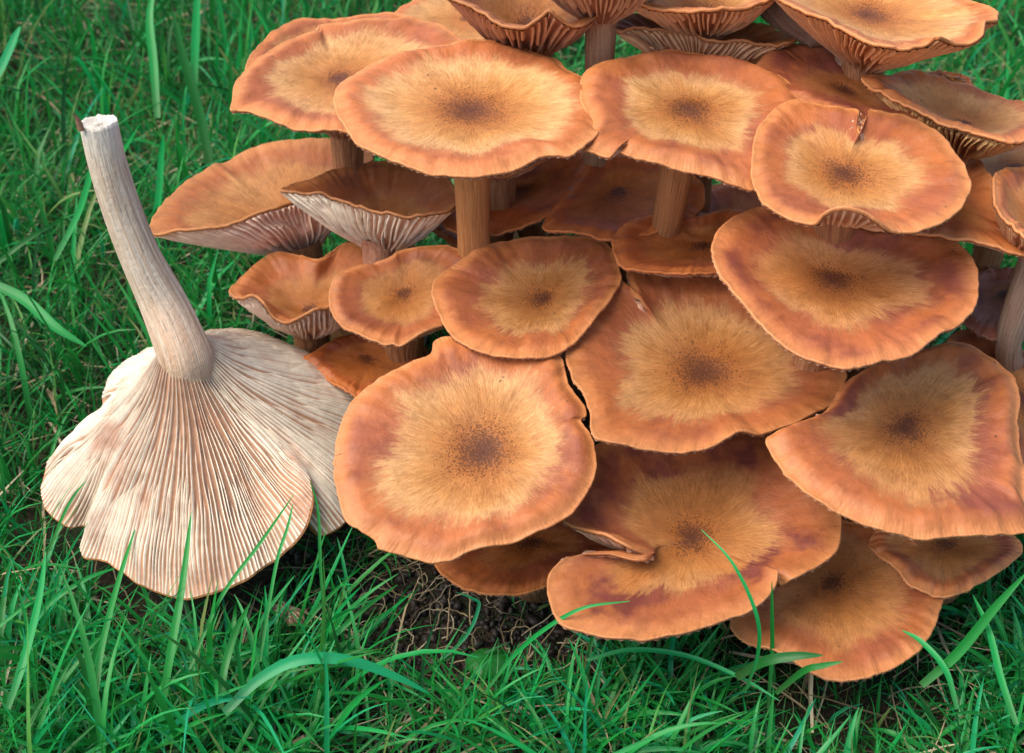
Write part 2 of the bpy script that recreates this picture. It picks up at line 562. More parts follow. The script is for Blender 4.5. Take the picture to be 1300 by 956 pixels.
def build_gills(s, root, mat, loc, ng, gh, ts, rows=20, wig=0.12, ratio=0.5):
    """thin radial blades under the cap; every second and fourth one starts farther out"""
    offs = np.array([0.0, 0.26, 0.40, 0.60, 0.74])
    j = np.arange(ng)
    rs = np.random.default_rng(s.seed + 77)
    ph = 0.12 * rs.uniform(-1, 1, ng)
    ub = (j[:, None] + offs[None, :] + ph[:, None] * (offs > 0)[None, :])
    kind = np.where(j % 4 == 0, 0, np.where(j % 2 == 0, 1, 2))
    t0 = np.array([ts * 0.6, 0.30, 0.55])[kind] + rs.uniform(-0.10, 0.12, ng) * (kind > 0)
    hv = gh * rs.uniform(0.8, 1.15, ng)
    tt = ts * 0.85 + (0.992 - ts * 0.85) * np.linspace(0, 1, rows) ** 0.85
    R, RA, G = [], [], []
    prof = np.array([0, 0.12, 1.0, 1.0, 0.12])
    for t in tt:
        w_ = wig * noise(j * 0.12, t * 6, 0.0, s.seed + 3)[:, None] * 1.0 + wig * 0.5 * noise(j * 0.9, t * 9, 0.0, s.seed + 4)[:, None]
        # near the stem the blades that do not reach it close up
        u = ((ub + w_) / ng).ravel()
        on = sm(0, 0.10, t - t0)
        env = hv * on * (0.55 + 0.45 * np.sin(math.pi * min(1, t))) * (1 - 0.75 * sm(0.86, 1.0, np.array(t)))
        dr = (prof[None, :] * env[:, None]).ravel()
        P = s.under(u, np.full(u.shape, t), dr)
        R.append(P)
        a = u * 2 * math.pi
        RA.append(np.stack([np.cos(a), np.sin(a), np.full(a.shape, t)], 1))
        G.append((np.array([0, 0.25, 1.0, 1.0, 0.25])[None, :] * on[:, None]).ravel())
    V = np.concatenate(R)
    F = grid_faces(rows, ng * 5)[:, ::-1]
    o = mesh_obj('gills', V, F, mat, root, {'radial': np.concatenate(RA), 'gill': np.concatenate(G)}, loc=loc)
    o['kind'] = 'stuff'
    return o

BASE = np.array([0.085, -0.065, 0.0])

def mushroom(key, label, rim, disc, rng, tf=3, ts=0, d=0.008, mat=None, seed=1, sr=0.0085, path=None, base=None, pull=0.45, ng=None, wig=0.14,
             gh=0.0023, flesh=0.016, p=1.8, name='mushroom', cat='mushroom', gmat=None, smat=None, flip=False, foot=True, na=300, **kw):
    s = Shape(key, rim, disc, rng, tf, ts, d, p=p, flesh=flesh, seed=seed, flip=flip, **kw)
    tstem = min(0.34, sr / s.rad)
    J = s.joint(tstem)
    if base is None:
        B = s.C * 1.0
        B = B * (1 - pull) + BASE * pull
        B[2] = -0.012
    else:
        B = np.array(base, float)
    loc = np.array([B[0], B[1], 0.0])
    root = empty(name, loc, label, cat, 'cluster of orange brown mushrooms' if not flip else None)
    build_cap(s, root, mat or cap_material(seed), loc, NA=na)
    build_gills(s, root, gmat or gill_material(seed), loc, ng or int(84 + 900 * (s.rad - 0.03)), gh * min(1.0, s.rad / 0.035), tstem, wig=wig)
    if path is None:
        L = np.linalg.norm(J - B)
        p1 = J + s.n * 0.004
        p2 = J - s.n * L * 0.25
        p3 = B * 0.55 + J * 0.45
        p3 = p3 + (p2 - (B * .25 + J * .75)) * 0.6
        path = [p1, J - s.n * 0.003, p2, p3, B]
        radii = [sr * 1.25, sr * 1.12, sr * 0.93, sr * 0.95, sr * 1.1]
    else:
        path, radii = path(s, J)
    V, F, rad, C, T = tube(path, radii, seed=seed, seg=30, rows=34) if not flip else hero_tube(path, radii, seed)
    mesh_obj('stem', V, F, smat or stem_material(seed), root, {'radial': rad}, loc=loc)
    CAPS.append((s.p0 + (s.S.mean(0) - s.p0), s.rad, s.C[2] if not flip else 0.03, s))
    return root, s

# ------------------------------------------------------------------ ground
def ground_h(x, y):
    h = 0.004 * noise(x * 9, y * 9, 0, 3) + 0.002 * noise(x * 30, y * 30, 0, 4) + 0.0012 * noise(x * 90, y * 90, 0, 5)
    far = sm(2.0, 12.0, np.hypot(x, y))
    return h - 0.004 + far * 0.25 * noise(x * .12, y * .12, 0, 8)

def build_ground():
    # one sheet, fine near the camera, coarse towards the horizon
    def axis(lo, hi, n):
        a = np.linspace(lo, hi, n)
        ext = [0.15, 0.4, 0.9, 1.8, 4, 9, 20, 45, 100, 200]
        return np.concatenate([[lo - e for e in reversed(ext)], a, [hi + e for e in ext]])
    X, Y = np.meshgrid(axis(-0.7, 0.7, 320), axis(-0.35, 1.05, 320))
    Z = ground_h(X, Y)
    V = np.stack([X, Y, Z], -1).reshape(-1, 3)
    n = X.shape[1]
    F = grid_faces(X.shape[0], n, closed=False)
    m, nt, bs = new_mat('soil_and_thatch')
    b = NB(nt)
    tc = b.n('ShaderNodeTexCoord').outputs['Object']
    a = b.noise(tc, 60, 5, 0.7, 1.0)
    c = b.noise(tc, 420, 4, 0.7, 2.0)
    col = b.ramp(c, [(0.30, (0.012, 0.010, 0.008)), (0.48, (0.035, 0.024, 0.015)), (0.62, (0.075, 0.050, 0.028)), (0.78, (0.17, 0.13, 0.08))])
    col = b.mix(b.ss(a, 0.45, 0.65), col, (0.016, 0.034, 0.012, 1))
    b.put(bs.inputs['Base Color'], col)
    bs.inputs['Roughness'].default_value = 0.8
    bs.inputs['Specular IOR Level'].default_value = 0.25
    bp = b.n('ShaderNodeBump')
    bp.inputs['Strength'].default_value = 0.9
    bp.inputs['Distance'].default_value = 0.003
    b.put(bp.inputs['Height'], b.math('ADD', a, c))
    b.put(bs.inputs['Normal'], bp.outputs[0])
    o = mesh_obj('ground', V, F, m)
    o['kind'] = 'structure'
    o['label'] = 'dark damp soil with old thatch under the lawn'
build_ground()

# ------------------------------------------------------------------ the mushrooms of the cluster
def CM(seed, **k):
    return cap_material(seed, **k)

# --- lower front
mushroom('notched', 'broad orange cap with a deep side notch, thin grass blade lying over its centre',
    [(715,655),(728,628),(748,592),(752,565),(790,548),(870,545),(950,542),(1005,560),(1035,600),(1062,630),(1070,655),(1065,690),(1040,710),(1005,727),(990,733,-4),(988,712,5),(984,735,4),(955,768,1),(900,787),(830,805),(780,802),(725,790),(705,775),(695,745),(699,718),(728,700),(770,698),(812,704),(826,700,-1),(800,686,5),(770,670,6),(742,663,3)],
    (878,682), 0.525, tf=4, d=0.012, seed=3, mat=CM(3, pale=0.60, palek=0.42, dark=0.85, purple=1.4, disc=0.15), pull=0.4, gh=0.003)
mushroom('low_front', 'round dark orange cap low at the front, its rim just above the bottom grass',
    [(928,792),(935,765),(960,740),(985,705),(1010,675),(1050,658),(1100,657),(1150,675),(1185,705),(1197,740),(1195,770),(1180,805),(1150,835),(1110,852),(1078,858),(1040,850),(990,825),(950,808)],
    (1056,737), 0.545, tf=5, ts=0, d=0.009, seed=5, mat=CM(5, pale=0.66, palek=0.34, dark=0.88, purple=0.5, disc=0.14, ragged=1.2), pull=0.35)
mushroom('low_right', 'small brown cap half hidden under the wide right cap, just above grass',
    [(1120,665),(1190,645),(1255,652),(1292,675),(1298,693),(1270,720),(1235,740),(1200,752),(1160,738),(1130,710),(1105,685)],
    (1200,690), 0.562, tf=6, ts=-4, d=0.006, seed=6, mat=CM(6, pale=0.7, palek=0.35, dark=0.98, purple=0.8), pull=0.3)
mushroom('low_left', 'dark orange cap tucked beneath the large front cap, close over bare soil',
    [(553,712),(565,690),(600,665),(660,650),(740,650),(790,672),(800,690),(770,705),(735,717),(690,738),(650,748),(610,745),(575,732)],
    (675,688), 0.556, tf=4, d=0.006, seed=7, mat=CM(7, pale=0.5, palek=0.1, dark=0.90, hue=(1.12,0.90,0.68), purple=0.7), pull=0.3)
mushroom('between', 'sliver of orange cap showing between the round low cap and the wide right cap',
    [(1045,645),(1080,632),(1130,638),(1160,660),(1150,678),(1110,682),(1070,668)],
    (1105,655), 0.575, tf=3, d=0.004, seed=8, mat=CM(8, palek=0.2, dark=0.8), pull=0.2)
mushroom('big_front', 'largest nearest cap facing the viewer, tan centre ringed by pinkish orange, beside the pale gills',
    [(421,585),(425,545),(440,510),(468,480),(512,455),(545,441),(553,421),(600,417),(650,421),(700,434),(716,455),(722,480),(741,503),(746,520),(738,527),(752,548),(758,578),(750,608),(730,640),(700,661),(650,680),(600,690),(570,704),(540,705),(510,695),(482,688),(477,680),(470,674),(440,655),(430,630)],
    (615,573), 0.52, tf=17, d=0.007, seed=2, mat=CM(2, pale=0.66, palek=0.92, disc=0.20, purple=0.7, dots=1.0), pull=0.45, edge=0.004, na=400)
mushroom('wide_right', 'wide orange cap at the right edge, whitish sheen down its folded right side',
    [(975,545),(1010,528),(1050,510),(1080,470),(1115,448),(1170,434),(1215,424),(1256,436),(1288,462,1),(1299,500,1),(1298,540,0),(1306,580,0),(1308,625,0),(1316,660,-2),(1270,664),(1220,665),(1180,669),(1120,656),(1080,641),(1040,620),(1000,582)],
    (1148,540), 0.53, tf=6, ts=3, d=0.008, seed=9, mat=CM(9, pale=0.64, palek=0.62, purple=0.9, disc=0.16, dark=0.95), pull=0.4, edge=0.005)
mushroom('mid_big', 'big amber cap with a split upper left rim, middle of the cluster',
    [(718,440),(722,410),(745,375),(768,356),(788,349),(795,356),(806,372),(800,352),(797,340),(808,333),(832,328),(880,330),(925,342),(985,370),(1035,405),(1064,440),(1077,470),(1068,495),(1050,512),(1010,530),(968,545),(940,541,2),(905,560),(860,568),(805,561),(756,550),(749,520),(744,495),(727,470)],
    (893,472), 0.545, tf=5, ts=3, d=0.011, seed=10, mat=CM(10, pale=0.63, palek=0.72, purple=0.45, disc=0.20, dark=0.88, ragged=1.2), pull=0.5, na=400)
mushroom('upper_right_broad', 'broad orange cap below the slit cap, a small bump beside its dark centre',
    [(905,310),(914,285),(935,267),(965,257),(1010,262),(1060,275),(1115,285),(1170,287),(1215,302),(1240,332),(1245,355),(1240,380),(1215,408),(1195,416),(1165,440),(1120,451),(1075,461),(1040,450),(1000,430),(962,397),(935,360),(914,335)],
    (1057,352), 0.525, tf=4, ts=3, d=0.013, seed=12, mat=CM(12, pale=0.60, palek=0.55, purple=0.9, disc=0.17, hue=(1.0,0.98,1.05)), pull=0.5, p=1.7)
mushroom('slit', 'tan and orange cap with a narrow slit and an upturned front margin showing gills',
    [(958,190),(963,158),(983,132),(1012,118),(1050,122),(1082,129),(1088,131),(1091,140),(1090,154),(1093,161),(1097,154),(1102,142),(1105,134),(1108,133),(1150,140),(1190,163),(1220,193),(1235,225),(1226,250),(1212,264),(1190,279),(1150,287),(1135,284,2),(1118,272,6),(1100,259,9),(1080,252,11),(1060,253,10),(1045,261,7),(1034,273,2),(1000,268),(972,248),(957,215)],
    (1070,220), 0.53, tf=6, d=0.009, seed=13, mat=CM(13, pale=0.62, palek=0.8, purple=0.5, disc=0.19), pull=0.45, na=400, gh=0.0022, dz=7)
mushroom('mid_left', 'oval orange cap with pale streaks and small dark eye, above the large front cap',
    [(549,370),(554,345),(580,325),(620,304),(665,295),(720,294),(765,298),(782,318),(788,345),(770,380),(745,410),(715,437),(680,447),(620,442),(580,424),(560,398)],
    (690,379), 0.562, tf=5, ts=0, d=0.008, seed=14, mat=CM(14, pale=0.60, palek=0.72, purple=0.6, disc=0.14, ragged=1.7), pull=0.3)
mushroom('mid_shaded', 'shaded amber cap wedged behind the split cap, under the right hanging stem',
    [(778,308),(782,290),(810,272),(850,268),(900,268),(925,260),(950,264),(970,282),(975,315),(962,330),(925,340),(870,342),(820,338),(788,330)],
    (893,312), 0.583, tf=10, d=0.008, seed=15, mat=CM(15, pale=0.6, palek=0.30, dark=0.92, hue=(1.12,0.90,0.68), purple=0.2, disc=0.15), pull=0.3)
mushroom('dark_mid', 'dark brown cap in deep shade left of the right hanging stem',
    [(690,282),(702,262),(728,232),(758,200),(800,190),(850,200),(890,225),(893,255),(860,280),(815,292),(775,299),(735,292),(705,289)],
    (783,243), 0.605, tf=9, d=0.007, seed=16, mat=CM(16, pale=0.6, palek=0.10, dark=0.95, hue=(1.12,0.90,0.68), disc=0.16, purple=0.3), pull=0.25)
mushroom('dark_back_stem', 'dark brown tilted cap just right of the thick hanging stem',
    [(560,255),(590,228),(640,205),(700,190),(745,188),(749,203),(728,238),(695,266),(655,284),(622,293),(590,292),(562,280)],
    (662,238), 0.615, tf=6, ts=-13, d=0.010, seed=17, mat=CM(17, pale=0.4, palek=0.05, dark=0.92, hue=(1.12,0.90,0.68), purple=0.8), base=(0.018, 0.02, -0.01), sr=0.006)
mushroom('under_left_dark', 'small dark cap edge behind the thick stem, beneath the white gilled cap',
    [(540,272),(560,258),(600,250),(640,262),(650,285),(625,305),(600,310),(570,300)],
    (600,280), 0.64, tf=3, d=0.006, seed=18, mat=CM(18, palek=0.1, dark=0.90, hue=(1.12,0.90,0.68)), pull=0.2, sr=0.006)
mushroom('under_round', 'thin orange rim peeking out directly beneath the wide tan cap, behind its stem',
    [(555,195),(580,210),(615,217),(650,213),(690,197),(715,180),(700,155),(640,140),(580,150),(555,170)],
    (635,190), 0.60, tf=2, d=0.006, seed=19, mat=CM(19, palek=0.4, dark=0.9), base=(-0.012, 0.035, -0.01), sr=0.006)
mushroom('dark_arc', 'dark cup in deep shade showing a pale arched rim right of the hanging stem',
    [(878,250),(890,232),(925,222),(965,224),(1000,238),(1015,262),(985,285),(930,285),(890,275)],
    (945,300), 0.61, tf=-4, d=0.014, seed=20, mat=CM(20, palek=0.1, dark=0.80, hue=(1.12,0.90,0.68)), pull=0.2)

# --- left group
mushroom('left_low', 'orange cap with its lower right rim curled up, left of the small-eyed oval cap',
    [(417,372),(424,352),(452,333),(493,321),(508,311),(530,307),(560,307),(592,316),(605,340),(592,372),(575,392,2),(566,402,5),(553,404,7.5),(530,416,7),(508,431,3),(478,429),(446,413),(425,396)],
    (512,372), 0.578, tf=9, ts=0, dz=6, d=0.009, seed=21, mat=CM(21, pale=0.6, palek=0.50, purple=0.6, dark=0.84, disc=0.14), pull=0.4, p=1.6)
mushroom('left_wavy', 'wavy orange cup with a pointed left tip and crimped gilled rim, above the white gills',
    [(290,362,1),(312,337),(340,317),(372,315),(402,324),(418,316),(440,302),(466,310),(482,335),(470,362),(440,376,4),(418,380,8),(394,385,9),(374,397,4),(360,402,0),(347,396,1),(335,376,7),(322,368,6),(306,369,2)],
    (392,394), 0.60, tf=0, ts=0, dz=5, d=0.013, seed=22, mat=CM(22, pale=0.55, palek=0.35, dark=0.82, purple=0.3, disc=0.12), pull=0.3, p=1.4, gh=0.0035, sr=0.007,
    gmat=gill_material(22, ridge=(0.84,0.64,0.50), valley=(0.50,0.28,0.19)))
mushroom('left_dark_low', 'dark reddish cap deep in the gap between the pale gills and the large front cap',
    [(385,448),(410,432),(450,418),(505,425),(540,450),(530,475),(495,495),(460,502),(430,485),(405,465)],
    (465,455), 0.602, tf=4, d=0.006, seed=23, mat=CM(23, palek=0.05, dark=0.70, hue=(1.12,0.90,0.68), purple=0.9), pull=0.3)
mushroom('left_funnel', 'long olive tan funnel cap jutting farthest left over the grass, pinkish gills beneath',
    [(188,285),(204,259),(240,225),(290,197),(340,181),(400,174),(445,177),(472,188),(468,208),(436,228,2),(400,240,2),(372,249),(345,261),(300,278),(255,288),(215,291)],
    (384,292), 0.605, tf=-6, ts=-8, d=0.020, seed=24, mat=CM(24, pale=0.72, palek=0.42, dark=0.84, purple=0.2, disc=0.14, hue=(0.96,1.0,0.95)), p=1.35, pull=0.25, flesh=0.012,
    gh=0.0028, sr=0.0075, gmat=gill_material(24, ridge=(0.92,0.68,0.52), valley=(0.60,0.34,0.24), amount=0.5), edge=0.001, na=400)
mushroom('white_funnel', 'funnel cap with cream white gills flaring from a short stem, left of the thick stem',
    [(357,238,1),(372,240,1),(392,243),(408,241,1),(424,246),(447,254),(490,264),(535,267),(570,262),(584,252),(583,238),(556,215),(510,203),(465,202),(430,212),(400,222),(375,228)],
    (484,286), 0.578, tf=-8, ts=0, d=0.019, seed=25, mat=CM(25, pale=0.5, palek=0.15, dark=0.68, disc=0.18, purple=0.3), p=1.4, pull=0.15, flesh=0.014,
    gh=0.0030, sr=0.0078, gmat=gill_material(25, ridge=(0.95,0.84,0.66), valley=(0.62,0.38,0.25), amount=0.35), smat=stem_material(25, a=(0.52,0.28,0.18), c=(0.36,0.16,0.10)), edge=0.001, na=400)

# --- top group
mushroom('round_top', 'wide flat tan cap with a speckled centre on a thick bare stem, top middle',
    [(423,115),(431,93),(468,70),(528,49),(590,41),(650,43),(704,60),(720,74),(748,88),(764,118),(765,135),(758,160),(736,181),(722,188),(700,186),(688,189),(655,200),(610,210),(550,205),(492,190),(455,172),(438,150),(428,134)],
    (598,139), 0.545, tf=2, d=0.009, seed=26, mat=CM(26, pale=0.72, palek=1.05, dark=1.08, purple=0.12, disc=0.22, ragged=0.8), base=(-0.0135, -0.022, -0.012), sr=0.0067, edge=0.004, na=400,
    smat=stem_material(26, a=(0.64,0.29,0.105), c=(0.45,0.175,0.06), pale=(0.72,0.45,0.20)))
mushroom('second_top', 'flat orange cap with a sharply bounded tan star, right of the wide speckled cap',
    [(742,176),(750,150),(738,110),(742,85),(765,68),(800,57),(860,52),(920,60),(975,74),(1008,95),(1022,122),(1016,165),(990,208),(958,223),(900,211),(840,196),(800,188),(785,180),(776,190),(760,184)],
    (873,139), 0.553, tf=8, ts=4, d=0.007, seed=27, mat=CM(27, pale=0.60, palek=0.95, purple=0.6, disc=0.19, ragged=1.0), base=(0.068, 0.055, -0.012), sr=0.0062, edge=0.004,
    smat=stem_material(27, a=(0.64,0.29,0.11), c=(0.45,0.18,0.07)))
mushroom('left_top', 'tan cap with a pointed left corner, partly behind the wide speckled cap',
    [(292,124),(299,95),(340,58),(378,38),(402,30),(405,22),(415,22),(455,18),(515,12),(560,20),(590,42),(604,78),(590,120),(540,150),(480,162),(410,156),(370,151),(338,141),(318,130),(300,125)],
    (430,98), 0.605, tf=2, d=0.010, seed=28, mat=CM(28, pale=0.70, palek=0.95, purple=0.3, disc=0.13, dark=1.02), base=(-0.062, 0.045, -0.012), flesh=0.028, sr=0.0065, edge=0.003)
mushroom('left_top_back', 'thin back cap whose rim shows above the cap with the pointed left corner',
    [(311,80),(321,58),(350,34),(380,20),(430,15),(490,12),(540,25),(560,70),(520,110),(440,120),(360,110),(322,98)],
    (435,66), 0.655, tf=1, d=0.012, seed=29, mat=CM(29, pale=0.8, palek=0.6), pull=0.3, sr=0.007)
mushroom('far_pale', 'pale tan cap farthest back at the top, shaded by the dark folded cap',
    [(500,12),(530,-8),(580,-22),(630,-12),(665,20),(672,48),(640,62),(580,62),(525,42)],
    (590,24), 0.70, tf=3, d=0.006, seed=30, mat=CM(30, pale=0.85, palek=1.0, disc=0.08, purple=0.0, dark=1.05), pull=0.3)
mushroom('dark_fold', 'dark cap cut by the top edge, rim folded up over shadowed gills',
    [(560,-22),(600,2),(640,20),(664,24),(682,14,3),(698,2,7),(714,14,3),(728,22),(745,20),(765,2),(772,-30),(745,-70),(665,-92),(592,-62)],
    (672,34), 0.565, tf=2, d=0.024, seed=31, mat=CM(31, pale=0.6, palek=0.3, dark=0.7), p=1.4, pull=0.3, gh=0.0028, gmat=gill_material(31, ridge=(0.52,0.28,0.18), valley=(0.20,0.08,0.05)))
mushroom('top_stem', 'upright pale brown stem spreading into gills at the top edge',
    [(655,-58),(680,-34),(725,-20),(765,-16),(810,-20),(855,-34),(878,-58),(850,-90),(765,-108),(690,-90)],
    (764,0), 0.548, tf=0, d=0.018, seed=32, mat=CM(32), p=1.4, base=(0.033, -0.005, -0.012), gh=0.0022, sr=0.0056, flesh=0.010,
    gmat=gill_material(32, ridge=(0.60,0.38,0.25), valley=(0.33,0.16,0.10)), smat=stem_material(32, a=(0.60,0.36,0.21), c=(0.44,0.22,0.12), pale=(0.70,0.48,0.31)))
mushroom('flat_edge', 'thin cap seen edge on with pale gills, above the tan star cap',
    [(779,27),(790,18),(820,14),(870,14),(930,22),(975,30),(1011,42),(1000,50,1),(960,50),(920,46),(870,38),(820,33),(790,33)],
    (890,66), 0.578, tf=-6, ts=5, d=0.012, seed=33, mat=CM(33, palek=0.4), p=1.6, pull=0.25, gmat=gill_material(33, ridge=(0.88,0.52,0.28), valley=(0.46,0.20,0.09)), sr=0.006, edge=0.001)
mushroom('top_funnel', 'funnel of orange brown gills cut by the top edge, above the thin edge-on cap',
    [(782,-25),(800,-8),(835,2),(880,6),(930,5),(972,-5),(1000,-28),(985,-62),(900,-82),(815,-65)],
    (897,22), 0.562, tf=0, d=0.020, seed=34, mat=CM(34), p=1.35, pull=0.25, gh=0.0030, flesh=0.008, gmat=gill_material(34, ridge=(0.72,0.45,0.27), valley=(0.36,0.16,0.08)))
def slant(s, J):
    return [s.C + s.n * 0.002, at(985, 8, 0.615), at(1030, 42, 0.612), at(1075, 78, 0.612), np.array([0.09, -0.02, -0.012])], [0.009, 0.0068, 0.0055, 0.0055, 0.007]
mushroom('slant_stem', 'mushroom showing only its slanting grey brown stem, left of the frilled trumpet cap',
    [(900,-40),(930,-22),(970,-18),(1000,-35),(995,-62),(945,-75),(905,-60)],
    (952,-38), 0.63, tf=0, d=0.008, seed=35, mat=CM(35), path=slant, base=(0.09, -0.02, -0.012), smat=stem_material(35, a=(0.42,0.27,0.19), c=(0.27,0.15,0.10), pale=(0.5,0.36,0.26)))
mushroom('big_wavy', 'tan trumpet cap with a frilly upturned rim and reddish gills, top right corner',
    [(978,-20),(995,0),(1020,12),(1045,22),(1072,35),(1098,47),(1125,55),(1152,58),(1178,50,2),(1193,41,6),(1208,47,3),(1232,49,2),(1248,42,4),(1250,26,5),(1266,22,4),(1262,10),(1235,0),(1220,-15),(1190,-40),(1130,-58),(1050,-58),(995,-42)],
    (1102,19), 0.56, tf=-4, d=0.015, seed=36, mat=CM(36, pale=0.80, palek=1.0, disc=0.20, purple=0.1, dark=1.05), p=1.5, pull=0.35, gh=0.0030, flesh=0.022, sr=0.0075,
    gmat=gill_material(36, ridge=(0.74,0.46,0.27), valley=(0.42,0.18,0.085), amount=0.3), na=400, edge=0.0005)
mushroom('brown_tr', 'shaded brown cap with a violet tinged centre, behind the slit cap',
    [(955,85),(975,62),(1010,50),(1060,58),(1110,84),(1150,113),(1178,145),(1150,156),(1110,147),(1078,134),(1045,124),(1015,112),(980,102)],
    (1076,114), 0.582, tf=1, ts=6, d=0.006, seed=37, mat=CM(37, pale=0.5, palek=0.10, dark=0.82, purple=0.8, disc=0.16, hue=(1,0.95,1.1)), pull=0.3)
mushroom('right_tr', 'tan cap with a drooping gilled front rim, right of and below the frilled trumpet cap',
    [(1095,92),(1115,85),(1160,84),(1220,99),(1270,113),(1320,130),(1340,150),(1310,170),(1285,176),(1262,170),(1232,158),(1200,150),(1175,136),(1148,122),(1115,106)],
    (1225,156), 0.565, tf=-3, ts=6, d=0.009, seed=38, mat=CM(38, pale=0.7, palek=0.65, purple=0.3, disc=0.08, dark=1.3), p=1.5, pull=0.3, gh=0.0036, flesh=0.016,
    gmat=gill_material(38, ridge=(0.72,0.40,0.16), valley=(0.33,0.12,0.045), amount=0.2))
mushroom('right_tr_back', 'small rim of a cap peeping over the right reaching tan cap against the grass',
    [(1165,100),(1180,88),(1205,85),(1228,94),(1240,110),(1215,122),(1180,118)],
    (1205,103), 0.63, tf=2, d=0.005, seed=39, mat=CM(39, palek=0.6), pull=0.3, sr=0.006)
mushroom('right_mid', 'orange cap running down the right of the slit cap, its lower rim pale and lifted',
    [(1120,210),(1160,172),(1210,178),(1240,195),(1260,228),(1270,262),(1290,288),(1322,312),(1300,317),(1265,307),(1235,299),(1195,293),(1150,288),(1120,255)],
    (1192,240), 0.56, tf=4, ts=9, d=0.010, seed=40, mat=CM(40, pale=0.5, palek=0.25, purple=0.6), pull=0.3, edge=0.001)
mushroom('right_back', 'pinkish tan cap behind the right side of the cluster, touching the right edge',
    [(1200,205),(1232,182),(1280,174),(1340,186),(1370,220),(1340,260),(1280,262),(1225,240)],
    (1290,212), 0.60, tf=2, ts=3, d=0.006, seed=41, mat=CM(41, pale=0.7, palek=0.75, purple=0.3, hue=(1.0,0.98,1.15)), base=(0.235, 0.06, -0.012), sr=0.006)
mushroom('right_fold', 'cap cut by the right edge, standing steeply with its ribbed gills turned to the left',
    [(1264,222,3),(1272,207,2),(1300,207),(1350,222),(1400,250),(1400,290),(1350,315),(1315,305),(1290,285,1),(1272,265,3),(1266,242,4)],
    (1328,296), 0.54, tf=0, ts=3, d=0.012, seed=42, mat=CM(42, pale=0.7, palek=0.5), p=1.4, base=(0.235, -0.03, -0.012), sr=0.0052, gh=0.003, gmat=gill_material(42, ridge=(0.70,0.40,0.22), valley=(0.32,0.13,0.06)),
    smat=stem_material(42, a=(0.58,0.40,0.29), c=(0.36,0.20,0.13), pale=(0.70,0.56,0.45)))
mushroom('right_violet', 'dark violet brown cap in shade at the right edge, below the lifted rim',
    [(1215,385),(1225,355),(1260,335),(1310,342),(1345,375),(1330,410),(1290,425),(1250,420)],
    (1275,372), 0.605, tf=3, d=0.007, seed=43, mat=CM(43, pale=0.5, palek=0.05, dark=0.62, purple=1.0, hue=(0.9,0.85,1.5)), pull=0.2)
mushroom('right_orange', 'orange cap at the right edge, mostly behind the wide cap with the whitish sheen',
    [(1205,430),(1235,412),(1285,428),(1340,470),(1370,545),(1345,610),(1300,612),(1262,560),(1225,490)],
    (1300,505), 0.585, tf=9, ts=4, d=0.006, seed=44, mat=CM(44, pale=0.5, palek=0.3, purple=0.6), pull=0.2)

# --- the picked mushroom lying gills up on the grass
def hero_path(s, J):
    pts = [(207,384,0.574,0.0089),(178,325,0.569,0.0076),(153,260,0.563,0.0071),(136,205,0.557,0.0068),(125,156,0.552,0.0068)]
    J2 = J - s.n * 0.000
    return [J + s.n * 0.007, J2] + [at(a, b, c) for a, b, c, r in pts], [0.0114, 0.0102] + [r for a, b, c, r in pts]
hero_root, hero = mushroom('picked', 'picked mushroom lying upside down on the grass, white gills up and bare stem raised',
    [(50,615),(60,590,4),(82,565,-2),(106,550,3),(130,530,-3),(132,500,6),(140,476,0),(160,453,6),(192,436,2),(230,428,2),(275,420,2),(325,424,3),(370,436,2),(410,455,1),(452,480),(470,520),(455,580),(443,630),(436,662),(408,676),(390,664,-5),(368,606,-7),(338,552,-2),(342,550,8),(372,572,15),(393,598,18),(398,635,17),(385,672,12),(352,702,6),(310,736,4),(268,752,2),(225,756),(180,744),(155,728),(128,708),(108,704),(103,690),(116,672),(105,662),(84,662),(66,650),(54,634)],
    (240,488), 0.622, tf=9, ts=0, d=0.024, p=1.25, flesh=0.017, seed=51, flip=True, name='picked_mushroom', path=hero_path, base=at(240,560,0.62), ng=300, gh=0.0024, na=600, wav=1.6, dz=2.6,
    edge=-0.002, lip=0.0009, sr=0.0100, trum=0.026, wig=0.55,
    gmat=gill_material(51, ridge=(0.88,0.79,0.63), valley=(0.50,0.29,0.175), stain=(0.58,0.31,0.19), amount=0.75),
    smat=stem_material(51, a=(0.80,0.69,0.54), c=(0.60,0.42,0.28), pale=(0.86,0.80,0.68), base=(0.82,0.75,0.63), crack=0.9, foot=(0.62,0.38,0.23)), mat=CM(51))

